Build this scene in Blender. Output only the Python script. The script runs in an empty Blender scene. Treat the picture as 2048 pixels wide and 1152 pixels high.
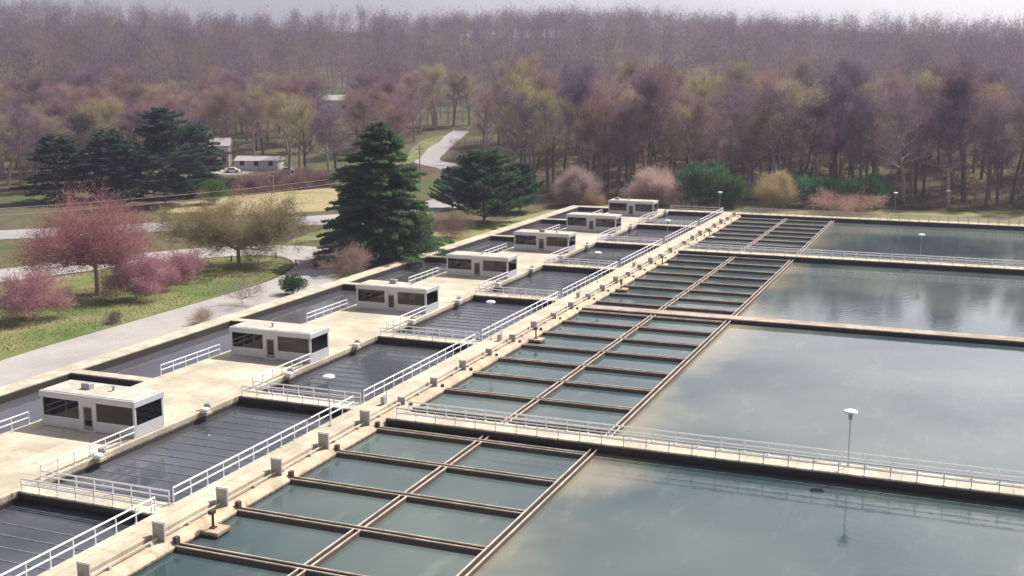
import bpy, math, random
import numpy as np
from mathutils import Vector, Matrix

random.seed(7)
RNG = np.random.default_rng(11)
scene = bpy.context.scene
col = scene.collection
PI = math.pi

# ------------------------------------------------------------------ camera
CAM_F, CAM_YAW, CAM_PIT, CAM_ROL = 2316.06, 0.382584, 0.182402, -0.000439
CAM_H = 30.0
fw = Vector((-math.sin(CAM_YAW)*math.cos(CAM_PIT), math.cos(CAM_YAW)*math.cos(CAM_PIT), -math.sin(CAM_PIT)))
rt = Vector((math.cos(CAM_YAW), math.sin(CAM_YAW), 0))
up = rt.cross(fw)
rt2 = rt*math.cos(CAM_ROL)+up*math.sin(CAM_ROL)
up2 = -rt*math.sin(CAM_ROL)+up*math.cos(CAM_ROL)
cam_data = bpy.data.cameras.new('camera')
cam = bpy.data.objects.new('camera', cam_data); col.objects.link(cam)
cam_data.sensor_width = 36.0
cam_data.lens = CAM_F/2048*36.0
cam_data.clip_start = 0.5; cam_data.clip_end = 6000
m3 = Matrix((rt2, up2, -fw)).transposed()
cam.matrix_world = Matrix.Translation((0, 0, CAM_H)) @ m3.to_4x4()
scene.camera = cam

def ray(px, py):
    return fw*CAM_F + rt2*(px-1024) - up2*(py-576)
def project(x, y, z):
    d = Vector((x, y, z-CAM_H)); w = d.dot(fw)
    return 1024+CAM_F*d.dot(rt2)/w, 576-CAM_F*d.dot(up2)/w

# ------------------------------------------------------------------ terrain
AX = (-math.sin(CAM_YAW), math.cos(CAM_YAW))
def terrain(x, y):
    """height of the land: flat round the works, then a long wooded slope"""
    s = -0.3733*x + 0.9277*y
    t = 0.9277*x + 0.3733*y
    q = s-312.0
    k = 11*np.log1p(np.exp(np.clip(q/11, -30, 80))) if not np.isscalar(q) else 11*math.log1p(math.exp(max(-30, min(80, q/11))))
    k = np.where(q > 800, 800.0, k) if not np.isscalar(q) else (800.0 if q > 800 else k)
    ramp = np.clip((s-360)/200, 0, 1)
    bump = ramp*(5*np.sin(t/83+1)*np.sin(s/120+.4)+3*np.sin(t/37+2)*np.sin(s/61))
    left = np.clip((-t-120)/300, 0, 1)*np.clip((s-420)/300, 0, 1)*10
    return -1.0 + 0.084*k + bump + left
def gp(px, py):
    """point of the land seen along a direction"""
    d = ray(px, py)
    t = 0.03
    while t < 2:
        p = d*t; z = CAM_H+p.z
        if z <= terrain(p.x, p.y): return (p.x, p.y, float(terrain(p.x, p.y)))
        t *= 1.004
    return (p.x, p.y, float(terrain(p.x, p.y)))

# ------------------------------------------------------------------ materials
def newmat(name):
    m = bpy.data.materials.new(name); m.use_nodes = True
    nt = m.node_tree; b = nt.nodes['Principled BSDF']
    return m, nt, b
def lnk(nt, a, b): nt.links.new(a, b)
def noise(nt, scale, detail=4, rough=.6, stretch=None):
    g = nt.nodes.new('ShaderNodeNewGeometry')
    n = nt.nodes.new('ShaderNodeTexNoise'); n.inputs['Scale'].default_value = scale
    n.inputs['Detail'].default_value = detail; n.inputs['Roughness'].default_value = rough
    if stretch:
        mp = nt.nodes.new('ShaderNodeMapping'); mp.inputs['Scale'].default_value = stretch
        lnk(nt, g.outputs['Position'], mp.inputs['Vector']); lnk(nt, mp.outputs['Vector'], n.inputs['Vector'])
    else: lnk(nt, g.outputs['Position'], n.inputs['Vector'])
    return n
def ramp(nt, src, stops):
    r = nt.nodes.new('ShaderNodeValToRGB'); cr = r.color_ramp
    while len(cr.elements) < len(stops): cr.elements.new(.5)
    for e, (p, c) in zip(cr.elements, stops):
        e.position = p; e.color = (*c, 1) if len(c) == 3 else c
    lnk(nt, src, r.inputs['Fac']); return r
def mix(nt, fac, a, b, mode='MIX'):
    n = nt.nodes.new('ShaderNodeMix'); n.data_type = 'RGBA'; n.blend_type = mode
    for s, v in (('Factor', fac), ('A', a), ('B', b)):
        i = [k for k in n.inputs if k.name == s and k.enabled][0]
        if hasattr(v, 'is_linked') or hasattr(v, 'links'): lnk(nt, v, i)
        else: i.default_value = v if s == 'Factor' else (*v, 1)
    return [o for o in n.outputs if o.enabled][0]
def simple(name, c, rough=.7, var=.25, scale=2.0, metallic=0, bump=0, spec=.5):
    m, nt, b = newmat(name)
    n = noise(nt, scale)
    d = tuple(v*(1-var) for v in c); l = tuple(min(1, v*(1+var)) for v in c)
    r = ramp(nt, n.outputs['Fac'], [(.3, d), (.7, l)])
    lnk(nt, r.outputs['Color'], b.inputs['Base Color'])
    b.inputs['Roughness'].default_value = rough; b.inputs['Metallic'].default_value = metallic
    b.inputs['Specular IOR Level'].default_value = spec
    if bump:
        bp_ = nt.nodes.new('ShaderNodeBump'); bp_.inputs['Strength'].default_value = bump
        lnk(nt, n.outputs['Fac'], bp_.inputs['Height']); lnk(nt, bp_.outputs['Normal'], b.inputs['Normal'])
    return m
def concrete(name, c, stain, s1=.35, algae_shade_z=False, lo=.42, hi=.62, amount=.7, wn=.5, algae_shade=(.045, .034, .026), joint=None):
    """cast concrete: blotches, fine grain, darker streaks; sides darkened by a belt of algae and painted-in shade"""
    m, nt, b = newmat(name)
    n1 = noise(nt, s1, 6, .65); n2 = noise(nt, 6.0, 5, .7); n3 = noise(nt, 1.3, 3, .5, (1, 1, .15))
    f1 = ramp(nt, n1.outputs['Fac'], [(lo, (0, 0, 0)), (hi, (1, 1, 1))])
    a = mix(nt, f1.outputs['Color'], tuple(v*.66 for v in c), c)
    f2 = ramp(nt, n2.outputs['Fac'], [(.3, (.8, .8, .8)), (.7, (1.1, 1.1, 1.1))])
    a2 = mix(nt, 1.0, a, f2.outputs['Color'], 'MULTIPLY')
    f3 = ramp(nt, n3.outputs['Fac'], [(.56, (0, 0, 0)), (.72, (1, 1, 1))])
    mu = nt.nodes.new('ShaderNodeMath'); mu.operation = 'MULTIPLY'; mu.inputs[1].default_value = amount*.6
    lnk(nt, f3.outputs['Color'], mu.inputs[0])
    a3 = mix(nt, mu.outputs[0], a2, stain)
    if joint:
        ax, stp = joint
        gj = nt.nodes.new('ShaderNodeNewGeometry'); sj = nt.nodes.new('ShaderNodeSeparateXYZ'); lnk(nt, gj.outputs['Position'], sj.inputs[0])
        for k_ in ax:
            m1 = nt.nodes.new('ShaderNodeMath'); m1.operation = 'DIVIDE'; m1.inputs[1].default_value = stp; lnk(nt, sj.outputs[k_], m1.inputs[0])
            m2 = nt.nodes.new('ShaderNodeMath'); m2.operation = 'FRACT'; lnk(nt, m1.outputs[0], m2.inputs[0])
            m3_ = nt.nodes.new('ShaderNodeMath'); m3_.operation = 'LESS_THAN'; m3_.inputs[1].default_value = .07/stp; lnk(nt, m2.outputs[0], m3_.inputs[0])
            m4 = nt.nodes.new('ShaderNodeMath'); m4.operation = 'MULTIPLY'; m4.inputs[1].default_value = .55; lnk(nt, m3_.outputs[0], m4.inputs[0])
            a3 = mix(nt, m4.outputs[0], a3, (.16, .13, .10))
    out = a3
    if algae_shade_z:
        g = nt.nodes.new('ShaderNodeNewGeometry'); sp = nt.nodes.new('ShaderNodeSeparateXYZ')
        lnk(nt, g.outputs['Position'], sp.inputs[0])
        mr = nt.nodes.new('ShaderNodeMapRange'); mr.inputs['From Min'].default_value = algae_shade_z; mr.inputs['From Max'].default_value = algae_shade_z-wn*.4
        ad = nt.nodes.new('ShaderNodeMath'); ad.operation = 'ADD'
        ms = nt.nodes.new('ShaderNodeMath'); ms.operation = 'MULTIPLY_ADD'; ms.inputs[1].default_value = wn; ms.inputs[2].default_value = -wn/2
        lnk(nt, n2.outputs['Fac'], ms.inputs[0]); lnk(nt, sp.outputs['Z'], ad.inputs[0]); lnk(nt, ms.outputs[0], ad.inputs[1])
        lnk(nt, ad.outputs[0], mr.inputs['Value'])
        out = mix(nt, mr.outputs[0], a3, algae_shade)
    lnk(nt, out, b.inputs['Base Color'])
    b.inputs['Roughness'].default_value = .85
    bp_ = nt.nodes.new('ShaderNodeBump'); bp_.inputs['Strength'].default_value = .25; bp_.inputs['Distance'].default_value = .05
    lnk(nt, n2.outputs['Fac'], bp_.inputs['Height']); lnk(nt, bp_.outputs['Normal'], b.inputs['Normal'])
    return m
M = {}
M['walk'] = concrete('walkway_concrete', (.66, .59, .46), (.36, .27, .18), .35, algae_shade_z=-.12, wn=.14, amount=1.1, joint=('X', 3.9))  # dark sides right under the edge: shade painted in along with algae
M['deck'] = concrete('deck_concrete', (.66, .58, .45), (.40, .30, .20), .16, algae_shade_z=-.38, amount=1.2, joint=('XY', 4.6))  # belt starts lower, so the sunlit platform sides keep a paler colour
M['wall'] = concrete('wall_concrete', (.65, .58, .45), (.36, .27, .18), .4, algae_shade_z=-.12, wn=.14, amount=1.1, joint=('Y', 6.1))  # faces below the rim coloured dark for their shade as well as algae
M['ledge'] = concrete('ledge_concrete', (.64, .52, .37), (.34, .2, .1), .5, algae_shade_z=-.62, amount=1.3)
M['brown'] = concrete('rust_stained_concrete', (.48, .39, .30), (.26, .17, .12), .4, algae_shade_z=-.42, amount=1.2, wn=.1)
M['trough'] = concrete('trough_concrete', (.78, .65, .54), (.4, .27, .2), .8, algae_shade_z=-.57, amount=.8, wn=.05, algae_shade=(.13, .09, .075))
M['paint'] = simple('white_paint', (.60, .585, .60), .45, .06, 3)
M['rail'] = simple('white_rail_paint', (.84, .83, .86), .4, .08, 5)
M['railw'] = simple('weathered_rail_paint', (.55, .47, .45), .55, .2, 3)
M['post'] = simple('grey_post_paint', (.42, .42, .46), .5, .15, 4)
M['roof'] = concrete('roof_membrane', (.66, .61, .52), (.4, .34, .27), .5, amount=1.0)
M['panel'] = simple('galvanised_panel', (.40, .37, .33), .5, .12, 2.5)
M['steel'] = simple('rusty_dark_steel', (.07, .045, .035), .7, .4, 6, bump=.3)
M['grey'] = simple('grey_equipment', (.34, .34, .34), .5, .2, 4)
M['lampwhite'] = simple('white_lamp_shade', (.85, .86, .88), .35, .03, 4)
M['door'] = simple('door_paint', (.3, .27, .24), .5, .15, 3)
M['interior'] = simple('interior_fittings', (.24, .18, .14), .7, .3, 2)
M['pipe'] = simple('algae_pipe', (.19, .19, .2), .6, .3, 2)
M['wood'] = simple('pole_wood', (.2, .13, .1), .9, .3, 3)
M['wire'] = simple('wire_metal', (.5, .48, .44), .5, .05, 1)
M['housewall'] = simple('house_siding', (.6, .57, .56), .7, .08, 1)
M['houseroof'] = simple('house_roof', (.4, .37, .37), .8, .15, 1)
M['darkpane'] = simple('dark_pane', (.03, .03, .04), .15, .1, 1)
M['fence'] = simple('red_brown_fence', (.24, .13, .11), .9, .3, 1)
M['rubber'] = simple('dark_bollard', (.06, .05, .05), .7, .2, 3)
M['bark'] = simple('bark', (.18, .145, .14), .95, .35, 3, bump=.4)
M['bark2'] = simple('pale_bark', (.36, .30, .28), .95, .35, 3, bump=.4)
def glassmat():
    m, nt, b = newmat('window_glass')
    nt.nodes.remove(b)
    t = nt.nodes.new('ShaderNodeBsdfTransparent'); t.inputs[0].default_value = (.42, .40, .40, 1)
    g = nt.nodes.new('ShaderNodeBsdfGlossy'); g.inputs['Roughness'].default_value = .03
    f = nt.nodes.new('ShaderNodeFresnel'); f.inputs[0].default_value = 1.5
    mx = nt.nodes.new('ShaderNodeMixShader')
    lnk(nt, f.outputs[0], mx.inputs[0]); lnk(nt, t.outputs[0], mx.inputs[1]); lnk(nt, g.outputs[0], mx.inputs[2])
    lnk(nt, mx.outputs[0], nt.nodes['Material Output'].inputs[0]); return m
M['glass'] = glassmat()
def watermat(name, deep, shallow, scale, plume=None, bump=.05, rip=1.2):
    m, nt, b = newmat(name)
    n = noise(nt, scale, 3, .5)
    r = ramp(nt, n.outputs['Fac'], [(.36, deep), (.66, shallow)])
    c = r.outputs['Color']
    if plume:
        x0, x1, pc = plume
        g = nt.nodes.new('ShaderNodeNewGeometry'); sp = nt.nodes.new('ShaderNodeSeparateXYZ')
        lnk(nt, g.outputs['Position'], sp.inputs[0])
        n2 = noise(nt, .05, 4, .55)
        ma = nt.nodes.new('ShaderNodeMath'); ma.operation = 'MULTIPLY_ADD'; ma.inputs[1].default_value = 26; ma.inputs[2].default_value = -13
        lnk(nt, n2.outputs['Fac'], ma.inputs[0])
        ad = nt.nodes.new('ShaderNodeMath'); ad.operation = 'ADD'
        lnk(nt, sp.outputs['X'], ad.inputs[0]); lnk(nt, ma.outputs[0], ad.inputs[1])
        mr = nt.nodes.new('ShaderNodeMapRange'); mr.inputs['From Min'].default_value = x1; mr.inputs['From Max'].default_value = x0
        mr.interpolation_type = 'SMOOTHSTEP'
        lnk(nt, ad.outputs[0], mr.inputs['Value'])
        # only in the open part of the basin, past the end weir
        gt = nt.nodes.new('ShaderNodeMath'); gt.operation = 'GREATER_THAN'; gt.inputs[1].default_value = -28
        lnk(nt, sp.outputs['X'], gt.inputs[0])
        mm = nt.nodes.new('ShaderNodeMath'); mm.operation = 'MULTIPLY'
        lnk(nt, mr.outputs[0], mm.inputs[0]); lnk(nt, gt.outputs[0], mm.inputs[1])
        c = mix(nt, mm.outputs[0], c, pc)
    ns = noise(nt, .55, 5, .7, (1, .35, 1)); rs = ramp(nt, ns.outputs['Fac'], [(.55, (1, 1, 1)), (.78, (1.5, 1.45, 1.35))])
    c = mix(nt, 1.0, c, rs.outputs['Color'], 'MULTIPLY')
    lnk(nt, c, b.inputs['Base Color'])
    b.inputs['Roughness'].default_value = .06; b.inputs['IOR'].default_value = 1.333
    n3 = noise(nt, rip, 3, .5)
    bp_ = nt.nodes.new('ShaderNodeBump'); bp_.inputs['Strength'].default_value = bump; bp_.inputs['Distance'].default_value = .2
    lnk(nt, n3.outputs['Fac'], bp_.inputs['Height']); lnk(nt, bp_.outputs['Normal'], b.inputs['Normal'])
    return m
M['water_bay'] = watermat('basin_water', (.038, .066, .074), (.12, .148, .135), .038, (-30, -22, (.25, .22, .16)))
M['water_cell'] = watermat('cell_water', (.05, .054, .068), (.10, .104, .125), .09, None, .05, 1.5)
M['water_edge'] = watermat('side_channel_water', (.06, .062, .072), (.11, .108, .13), .06, None, .04, 1.2)

def groundmat():
    m, nt, b = newmat('land')
    n1 = noise(nt, .03, 5, .6); n2 = noise(nt, .6, 5, .7)
    r1 = ramp(nt, n1.outputs['Fac'], [(.35, (.10, .075, .06)), (.5, (.13, .11, .06)), (.62, (.09, .11, .045))])
    r2 = ramp(nt, n2.outputs['Fac'], [(.3, (.6, .6, .6)), (.7, (1.25, 1.25, 1.25))])
    c = mix(nt, 1.0, r1.outputs['Color'], r2.outputs['Color'], 'MULTIPLY')
    lnk(nt, c, b.inputs['Base Color']); b.inputs['Roughness'].default_value = .95
    b.inputs['Specular IOR Level'].default_value = .1
    return m
M['land'] = groundmat()
def patchy(name, a, b_, c_, s=.12, s2=2.5, rough=.95):
    m, nt, b = newmat(name)
    n1 = noise(nt, s, 5, .65); n2 = noise(nt, s2, 4, .7)
    r1 = ramp(nt, n1.outputs['Fac'], [(.36, a), (.5, b_), (.64, c_)])
    r2 = ramp(nt, n2.outputs['Fac'], [(.3, (.78, .78, .78)), (.7, (1.18, 1.18, 1.18))])
    c = mix(nt, 1.0, r1.outputs['Color'], r2.outputs['Color'], 'MULTIPLY')
    lnk(nt, c, b.inputs['Base Color']); b.inputs['Roughness'].default_value = rough
    b.inputs['Specular IOR Level'].default_value = .15
    return m
M['lawn'] = patchy('lawn_grass', (.10, .145, .045), (.155, .175, .065), (.26, .215, .11), .09)
M['verge'] = patchy('verge_grass', (.14, .19, .045), (.24, .23, .08), (.3, .25, .12), .08)
M['dry'] = patchy('dry_grass', (.33, .26, .14), (.37, .30, .17), (.27, .24, .12), .06)
M['asphalt'] = patchy('pale_asphalt', (.34, .31, .30), (.38, .35, .34), (.43, .39, .36), .1, 5)
M['asphalt2'] = patchy('road_asphalt', (.29, .27, .28), (.34, .32, .33), (.39, .36, .35), .05, 3)

def foliage(name, var=.35, rough=.75, transl=False):
    """leaf or twig colour: the object's own colour, varied clump by clump"""
    m, nt, b = newmat(name)
    oi = nt.nodes.new('ShaderNodeObjectInfo')
    at = nt.nodes.new('ShaderNodeAttribute'); at.attribute_name = 'tint'
    c = mix(nt, 1.0, oi.outputs['Color'], at.outputs['Color'], 'MULTIPLY')
    hv = nt.nodes.new('ShaderNodeHueSaturation')
    mr = nt.nodes.new('ShaderNodeMapRange'); mr.inputs['To Min'].default_value = 1-var; mr.inputs['To Max'].default_value = 1+var
    lnk(nt, oi.outputs['Random'], mr.inputs['Value']); lnk(nt, mr.outputs[0], hv.inputs['Value'])
    lnk(nt, c, hv.inputs['Color']); lnk(nt, hv.outputs[0], b.inputs['Base Color'])
    b.inputs['Roughness'].default_value = rough; b.inputs['Specular IOR Level'].default_value = .2
    tr = nt.nodes.new('ShaderNodeBsdfTranslucent'); lnk(nt, hv.outputs[0], tr.inputs[0])
    ms_ = nt.nodes.new('ShaderNodeMixShader'); ms_.inputs[0].default_value = .4
    lnk(nt, b.outputs[0], ms_.inputs[1]); lnk(nt, tr.outputs[0], ms_.inputs[2]); lnk(nt, ms_.outputs[0], nt.nodes['Material Output'].inputs[0])
    return m
M['twig'] = foliage('twigs', .22, .9)
M['leaf'] = foliage('needles', .1, .7)
M['bloom'] = foliage('blossom', .05, .8)

# ------------------------------------------------------------------ mesh building
class MB:
    def __init__(s): s.v = []; s.f = []
    def quadbox(s, x0, x1, y0, y1, z0, z1):
        n = len(s.v)
        s.v += [(x0, y0, z0), (x1, y0, z0), (x1, y1, z0), (x0, y1, z0), (x0, y0, z1), (x1, y0, z1), (x1, y1, z1), (x0, y1, z1)]
        s.f += [(n, n+3, n+2, n+1), (n+4, n+5, n+6, n+7), (n, n+1, n+5, n+4), (n+1, n+2, n+6, n+5), (n+2, n+3, n+7, n+6), (n+3, n, n+4, n+7)]
        return s
    def bev(s, x0, x1, y0, y1, z0, z1, b=.04):
        """box with its upper edges cut back"""
        n = len(s.v)
        s.v += [(x0, y0, z0), (x1, y0, z0), (x1, y1, z0), (x0, y1, z0), (x0, y0, z1-b), (x1, y0, z1-b), (x1, y1, z1-b), (x0, y1, z1-b),
                (x0+b, y0+b, z1), (x1-b, y0+b, z1), (x1-b, y1-b, z1), (x0+b, y1-b, z1)]
        s.f += [(n, n+3, n+2, n+1)]
        for k in (0, 4):
            for i in range(4):
                j = (i+1) % 4; s.f.append((n+k+i, n+k+j, n+k+4+j, n+k+4+i))
        s.f.append((n+8, n+9, n+10, n+11)); return s
    def tube(s, p0, p1, r0, r1=None, n=8, cap=True):
        r1 = r0 if r1 is None else r1
        p0 = Vector(p0); p1 = Vector(p1); d = (p1-p0).normalized()
        a = d.orthogonal().normalized(); b = d.cross(a); k = len(s.v)
        for p, r in ((p0, r0), (p1, r1)):
            for i in range(n):
                t = 2*PI*i/n; s.v.append(tuple(p+(a*math.cos(t)+b*math.sin(t))*r))
        for i in range(n):
            j = (i+1) % n; s.f.append((k+i, k+j, k+n+j, k+n+i))
        if cap:
            s.f.append(tuple(k+i for i in reversed(range(n)))); s.f.append(tuple(k+n+i for i in range(n)))
        return s
    def lathe(s, c, prof, n=20):
        k = len(s.v)
        for r, z in prof:
            for i in range(n):
                t = 2*PI*i/n; s.v.append((c[0]+r*math.cos(t), c[1]+r*math.sin(t), c[2]+z))
        for q in range(len(prof)-1):
            for i in range(n):
                j = (i+1) % n; s.f.append((k+q*n+i, k+q*n+j, k+(q+1)*n+j, k+(q+1)*n+i))
        s.f.append(tuple(k+i for i in reversed(range(n)))); s.f.append(tuple(k+(len(prof)-1)*n+i for i in range(n)))
        return s
    def prism(s, prof, y0, y1):
        """profile of (x,z) points run along y"""
        k = len(s.v); n = len(prof)
        for y in (y0, y1): s.v += [(x, y, z) for x, z in prof]
        for i in range(n):
            j = (i+1) % n; s.f.append((k+i, k+n+i, k+n+j, k+j))
        s.f.append(tuple(k+i for i in range(n))); s.f.append(tuple(k+n+i for i in reversed(range(n)))); return s
    def mesh(s, name, mat, origin=(0, 0, 0)):
        me = bpy.data.meshes.new(name)
        ox, oy, oz = origin
        me.from_pydata([(x-ox, y-oy, z-oz) for x, y, z in s.v], [], s.f); me.update()
        me.materials.append(mat); return me

def obj(name, me, parent=None, loc=(0, 0, 0), rotz=0):
    o = bpy.data.objects.new(name, me); col.objects.link(o)
    if parent: o.parent = parent
    o.location = loc; o.rotation_euler = (0, 0, rotz)
    return o
def tag(o, label, cat, group=None, kind=None):
    o['label'] = label
    if cat: o['category'] = cat
    if group: o['group'] = group
    if kind: o['kind'] = kind
    return o
def empty(name, loc, label, cat, group=None, rotz=0):
    o = bpy.data.objects.new(name, None); col.objects.link(o); o.location = loc; o.rotation_euler = (0, 0, rotz)
    o.empty_display_size = .5
    return tag(o, label, cat, group)
def struct(name, me, loc=(0, 0, 0)):
    o = obj(name, me, None, loc); o['kind'] = 'structure'; return o
def solo(name, mb, mat, origin, label, cat, group=None):
    return tag(obj(name, mb.mesh(name, mat, origin), None, origin), label, cat, group)
def part(name, mb, mat, root):
    """mesh given in world coordinates, made local to its thing"""
    return obj(name, mb.mesh(name, mat, tuple(root.location)), root)
def dup(root, loc, label, group=None, rotz=None, scale=None):
    r = root.copy(); col.objects.link(r); r.location = loc
    if rotz is not None: r.rotation_euler = (0, 0, rotz)
    if scale is not None: r.scale = scale
    r['label'] = label
    if group: r['group'] = group
    for ch in root.children:
        c = ch.copy(); col.objects.link(c); c.parent = r
        for g in ch.children:
            d = g.copy(); col.objects.link(d); d.parent = c
    return r
ORD = ['nearest', 'second nearest', 'third nearest', 'fourth nearest', 'fifth nearest', 'sixth nearest', 'seventh nearest', 'eighth nearest', 'ninth nearest', 'tenth nearest']
NUM = ['first', 'second', 'third', 'fourth', 'fifth', 'sixth', 'seventh', 'eighth', 'ninth', 'tenth', 'eleventh', 'twelfth', 'thirteenth', 'fourteenth', 'fifteenth', 'sixteenth', 'seventeenth', 'eighteenth', 'nineteenth', 'twentieth']

# ------------------------------------------------------------------ layout
WZ = -0.9                                   # water level
YK = [33.8+27.6*k for k in range(-0, 9)]    # near edges of the cell walkways: 33.8 61.4 89.0 116.6 144.2 171.8 199.4 227.0 254.6
Y0, YE = 20.0, 252.4
XL0, XL1 = -87.3, -85.0                     # outer wall
XD0, XD1 = -75.6, -63.8                     # platform with the control booths
XC0, XC1, XC2 = -51.6, -49.3, -47.4         # collecting channel: walkway, ledge
XR = 64.0                                   # far right wall
BAYS = [(30.8, 33.3), (87.8, 90.3), (142.7, 145.0), (195.4, 198.0), (YE, YE+2.6)]

# land
def land():
    xs = np.concatenate([np.arange(-1400, -400, 50), np.arange(-400, 300, 12), np.arange(300, 1401, 50)])
    ys = np.concatenate([np.arange(-300, 180, 40), np.arange(180, 700, 10), np.arange(700, 2400, 50)])
    X, Y = np.meshgrid(xs, ys); Z = terrain(X, Y)
    V = np.stack([X.ravel(), Y.ravel(), Z.ravel()], 1)
    nx, ny = len(xs), len(ys)
    i = np.arange(nx-1)[None, :]+np.arange(ny-1)[:, None]*nx
    F = np.stack([i, i+1, i+1+nx, i+nx], -1).reshape(-1, 4)
    me = bpy.data.meshes.new('ground'); me.from_pydata(V.tolist(), [], F.tolist()); me.materials.append(M['land'])
    me.shade_smooth(); return struct('ground', me)
land()

def ribbon(name, pts, w, mat, dz, step=4.0, nacross=4):
    """a strip draped on the land along a line of (x, y[, halfwidth]) points"""
    P = [Vector((p[0], p[1])) for p in pts]
    W = [p[2] if len(p) > 2 else w for p in pts]
    line = []; n = len(P)
    for i in range(n-1):
        p0 = P[max(i-1, 0)]; p1 = P[i]; p2 = P[i+1]; p3 = P[min(i+2, n-1)]
        k = max(2, int((p2-p1).length/step))
        for j in range(k):
            t = j/k
            q = .5*((2*p1)+(p2-p0)*t+(2*p0-5*p1+4*p2-p3)*t*t+(3*p1-p0-3*p2+p3)*t**3)
            line.append((q, W[i]*(1-t)+W[i+1]*t))
    line.append((P[-1], W[-1]))
    mb = MB()
    for i, (q, hw) in enumerate(line):
        a = line[max(i-1, 0)][0]; b = line[min(i+1, len(line)-1)][0]
        d = (b-a).normalized(); nrm = Vector((-d.y, d.x))
        for j in range(nacross+1):
            r = q+nrm*hw*(2*j/nacross-1)
            mb.v.append((r.x, r.y, float(terrain(r.x, r.y))+dz))
    m = nacross+1
    for i in range(len(line)-1):
        for j in range(nacross):
            a = i*m+j; mb.f.append((a, a+m, a+m+1, a+1))
    me = mb.mesh(name, mat); me.shade_smooth()
    return struct(name, me)
def patch(name, pts, mat, dz, n_sub=5):
    """a sheet with a smooth outline lying on the flat land"""
    P = [Vector((x, y)) for x, y in pts]; n = len(P); out = []
    for i in range(n):
        p0, p1, p2, p3 = P[i-1], P[i], P[(i+1) % n], P[(i+2) % n]
        for j in range(n_sub):
            t = j/n_sub
            q = .5*((2*p1)+(p2-p0)*t+(2*p0-5*p1+4*p2-p3)*t*t+(3*p1-p0-3*p2+p3)*t**3); out.append(q)
    import bmesh
    bm = bmesh.new()
    vs = [bm.verts.new((q.x, q.y, 0)) for q in out]
    f = bm.faces.new(vs); bmesh.ops.triangulate(bm, faces=[f])
    for _ in range(3):
        bmesh.ops.subdivide_edges(bm, edges=[e for e in bm.edges if e.calc_length() > 12], cuts=1, use_grid_fill=False)
        bmesh.ops.triangulate(bm, faces=bm.faces[:])
    for v in bm.verts: v.co.z = float(terrain(v.co.x, v.co.y))+dz
    bmesh.ops.recalc_face_normals(bm, faces=bm.faces[:])
    if sum(f.normal.z for f in bm.faces) < 0: bmesh.ops.reverse_faces(bm, faces=bm.faces[:])
    me = bpy.data.meshes.new(name); bm.to_mesh(me); bm.free(); me.materials.append(mat)
    return struct(name, me)
def pxs(*pts): return [gp(x, y)[:2] for x, y in pts]
SIDE_ROAD = [(-94, -40, 5.2), (-94, 60, 5.2), (-94.2, 110, 4.8), (-94.4, 140, 4.6), (-95.5, 153, 4.8), (-100, 166, 5.5), (-110, 175, 6), (-122, 172, 6), (-132, 158, 6), (-142, 135, 6), (-156, 100, 6), (-172, 60, 6)]
ribbon('road', SIDE_ROAD, 5, M['asphalt'], .012)
patch('lawn', [(-99.4, 60), (-99.2, 105), (-99.2, 140), (-101, 152), (-105, 162.5), (-112, 167), (-121, 163), (-128, 150), (-137, 125), (-150, 90), (-160, 60), (-130, 40)], M['lawn'], .03)
patch('verge', [(-89.2, 30), (-89.6, 100), (-89.8, 145), (-91.5, 156), (-96, 169), (-103, 178), (-101, 200), (-94, 232), (-88, 262), (-60, 276), (20, 284), (90, 284), (90, 258), (-40, 256), (-86, 256.5), (-88, 200), (-88, 100), (-88, 30)], M['verge'], .026)
patch('lawn', pxs((560, 492), (600, 486), (660, 472), (720, 470), (800, 470), (800, 445), (720, 445), (640, 462), (590, 478)), M['lawn'], .034)
MAIN_ROAD = [(-230, 130, 7), (-185, 165, 7), (-150, 200, 7.5), (-132, 215, 8), (-122, 235, 7), (-121, 265, 6), (-132, 295, 5)]
MAIN_ROAD += [(-146, 318, 5)] + [(*gp(x, y)[:2], w) for x, y, w in ((853, 322, 4.5), (868, 305, 4), (884, 290, 4), (898, 280, 3.6), (912, 271, 3.4), (922, 263, 3))]
ribbon('road', MAIN_ROAD, 7, M['asphalt2'], .05)
patch('field', pxs((400, 402), (480, 392), (560, 384), (650, 378), (672, 382), (680, 405), (672, 420), (620, 424), (560, 428), (480, 430), (400, 425), (330, 425), (300, 412)), M['dry'], .03)
patch('verge', pxs((806, 330), (822, 300), (845, 282), (885, 272), (880, 284), (858, 296), (838, 318)), M['lawn'], .07)
patch('parking_area', pxs((415, 346), (430, 338), (520, 336), (570, 339), (560, 348), (480, 352)), M['asphalt2'], .05)

# ------------------------------------------------------------------ water (one sheet a basin)
def sheet(x0, x1, y0, y1, mat):
    mb = MB(); mb.v = [(x0, y0, WZ), (x1, y0, WZ), (x1, y1, WZ), (x0, y1, WZ)]; mb.f = [(0, 1, 2, 3)]
    return struct('water', mb.mesh('water', mat))
for (a, b), (c, d) in zip(BAYS[:-1], BAYS[1:]): sheet(XC2-.3, XR+.3, b-.3, c+.3, M['water_bay'])
sheet(XD1-.3, XC0+.3, Y0, YE+.3, M['water_cell'])
sheet(XL1-.3, XD0+.3, Y0, YE+.3, M['water_edge'])

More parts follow.
